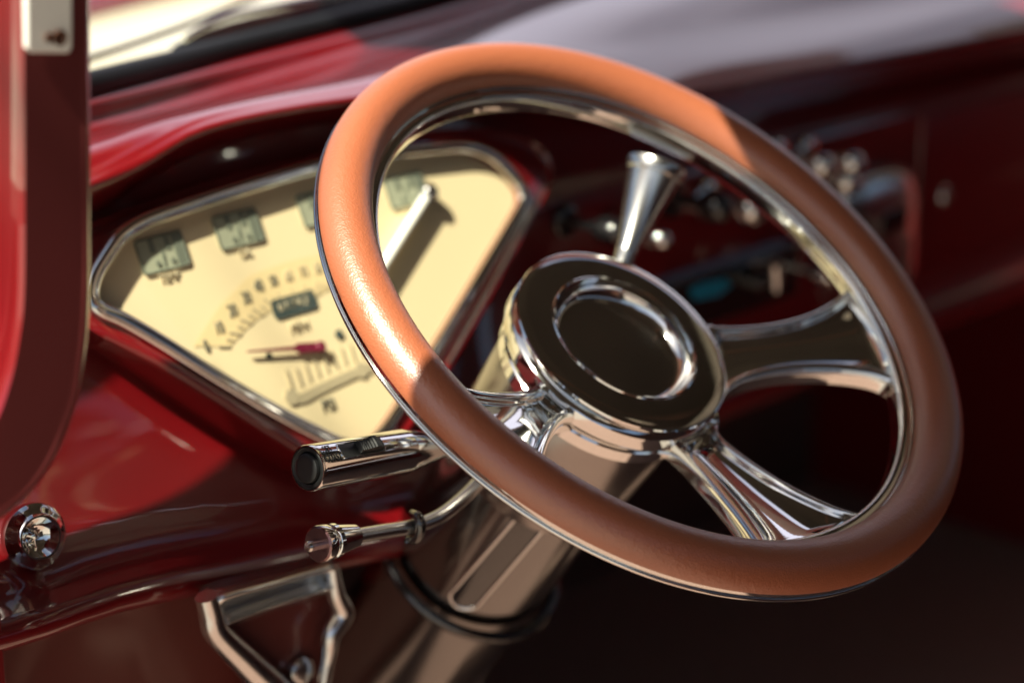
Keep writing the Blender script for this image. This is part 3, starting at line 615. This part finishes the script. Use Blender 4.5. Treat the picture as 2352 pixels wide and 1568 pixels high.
# bonnet: cream panel with a dark red far edge
hood = thing('hood', (.2, 1.0, 1.25), 'pale cream bodywork in full sun beyond the windshield', 'hood')
hz = 1.27
solid_loft([[A(-1.0, .36, 1.31)]+[p+A(0, .012, -.012) for p in wsb[1:]],  [A(-1.0, .7, hz+.004), A(-.3, .7, hz+.004), A(.4, .72, hz+.004), A(1.4, .72, hz+.004)], [A(-1.0, .8, hz+.005), A(-.3, .8, hz+.005), A(.4, .8, hz+.005), A(1.4, .8, hz+.005)], [A(-1.0, 1.6, hz), A(-.3, 1.6, hz), A(.4, 1.6, hz), A(1.4, 1.6, hz)]], 24, 24, A(0, 0, -.02)).build('hood_panel', M['hood'], hood, sharp=30)
e = [onpl(px, py, Z, A(0, 0, hz+.012)) for px, py in ((-60, 100), (198, 28), (330, -6), (520, -50), (800, -110))]
ef = [p+unit(A(.3, 1, 0))*.35 for p in e]
solid_loft([e, [p+A(0, .01, .012) for p in e], [p+A(0, .1, .02) for p in e], ef], 30, 20, A(0, 0, -.03)).build('hood_ridge', M['paint'], hood, sharp=30)

prism([A(-.36, .222, .6), A(-.36, .200, 1.21), A(-.36, .236, 1.455), A(-.36, .30, 1.455), A(-.36, .46, 1.34), A(-.36, .8, 1.30), A(-.36, .8, .6)], A(-.03, 0, 0)).build('cowl_side', M['paint'], hood, bevel=.004)  # out of view; rear edge shaped to shade up to the sunlit patch
# ------------------------------------------------------------------ cab round the driver
roof = thing('cab_roof', (.3, -.6, 1.75), 'dark red cab roof with a brown headliner over the seat', 'roof')
fr = cr(HDR, 30); rr_ = [[p for p in fr], [p*A(1, 1, 1)+A(0, -.35, .05) for p in fr], [A(p[0], -1.0, 1.80) for p in fr], [A(p[0], -1.30, 1.70) for p in fr]]
solid_loft(rr_, 30, 24, A(0, 0, .03)).build('roof_skin', M['paint'], roof, sharp=30)
solid_loft([[p+A(0, .0, -.006) for p in c] for c in rr_], 30, 24, A(0, 0, .003)).build('headliner', M['brown'], roof, sharp=30)
MB().add(*(lambda b: (b.v, b.f))(box(A(.32, -1.32, 1.05), GX*1.05, A(0, .02, 0), Z*.33))).build('rear_panel', M['brown'], roof)
solid_loft([[A(-.145, .10, 1.752), A(.4, .22, 1.765), A(1.2, .05, 1.755)], [A(-.145, .30, 1.748), A(.4, .36, 1.762), A(1.2, .24, 1.752)], [A(-.15, .47, 1.735), A(.4, .50, 1.75), A(1.2, .42, 1.738)]], 20, 12, A(0, 0, .008)).build('shade_panel', M['paint'], roof, sharp=30)  # panel added out of view to keep sun off the right dash top
for yy in (-.20, -.55, -.90):
    tube(cr([A(x, yy+.03*math.cos(x*2), 1.735+.035*min(1, (-yy)*1.2)-.05*abs((x-.35)/1.05)**4) for x in np.linspace(-.6, 1.3, 14)], 40), .009, 10).build('headliner_bow', M['seat'], roof)
lathe(A(.42, -.38, 1.755), -Z, [(0, .06), (.012, .06), (.02, .05), (.026, .03), (.028, .0001)], 40).build('dome_lamp', M['white'], roof)
box(A(1.0, -.36, 1.745), GX*.25, A(0, .36, 0), Z*.008).build('reflector_panel', M['white'], roof, bevel=.006)  # white panel added unseen, mirrored as pale ground behind the lever lettering
seat = thing('bench_seat', (.35, -.85, .9), 'brown leather bench seat behind the steering wheel', 'seat')
box(A(.35, -.80, .86), GX*.72, A(0, .27, 0), Z*.09).build('seat_cushion', M['seat'], seat, bevel=.05)
box(A(.35, -1.14, 1.2), GX*.72, A(0, .08, .02), A(0, -.04, .30)).build('seat_back', M['seat'], seat, bevel=.04)
b = MB()
for y0, y1, z0, z1 in ((-1.3, .2, 1.32, 1.352), (-1.3, .2, 1.592, 1.74), (-1.3, -.62, 1.354, 1.59), (-.20, .2, 1.354, 1.59)):
    box(A(1.36, (y0+y1)/2, (z0+z1)/2), GX*.01, A(0, (y1-y0)/2, 0), Z*(z1-z0)/2, b)
b.build('side_lining', M['brown'], roof)
dd = thing('driver_door', (-.46, .10, 1.0), 'dark red driver door swung wide open outside the left post', 'door')
box(A(-.98, .16, .93), A(.50, .0, 0), A(0, .035, 0), Z*.33).build('door_shell', M['paint'], dd, bevel=.015)
box(A(-.98, .118, .93), A(.44, .0, 0), A(0, .006, 0), Z*.27).build('door_card', M['seat'], dd, bevel=.004)
pd_ = thing('passenger_door', (1.32, -.4, 1.0), 'dark red passenger door closing the far side of the cab', 'door')
box(A(1.32, -.25, .92), GX*.02, A(0, 1.1, 0), Z*.40).build('door_panel', M['paint'], pd_, bevel=.01)
fl = MB(); box(A(.3, -.3, .53), GX*1.05, A(0, 1.1, 0), Z*.02, fl); o = fl.build('floor', M['carpet'], loc=(.3, -.3, .53)); tag(o, kind='structure')
fw_ = MB(); box(A(.3, .80, .89), GX*1.05, A(0, .02, 0), Z*.36, fw_); tag(fw_.build('firewall', M['mat'], loc=(.3, .8, .98)), 'dark brown firewall closing the footwell under the dash', 'firewall')
kp = thing('kick_panel', (-.33, .3, .9), 'dark red brown kick panel below the left end of the dash', 'panel')
kl = [(-.44, .10), (-.36, .17), (-.26, .225), (-.15, .25), (-.06, .265), (-.03, .29), (-.015, .36), (-.01, .75)]
loft([[A(x-.0*k, y+.02*k, 1.115-.095*k) for x, y in kl] for k in range(5)], 60, 24).build('kick_skin', KPM, kp)
gr = MB(); gr.add([A(-60, -60, 0), A(60, -60, 0), A(60, 60, 0), A(-60, 60, 0)], [(0, 1, 2, 3)]); tag(gr.build('ground', M['concrete'], loc=(0, 0, 0)), kind='structure')
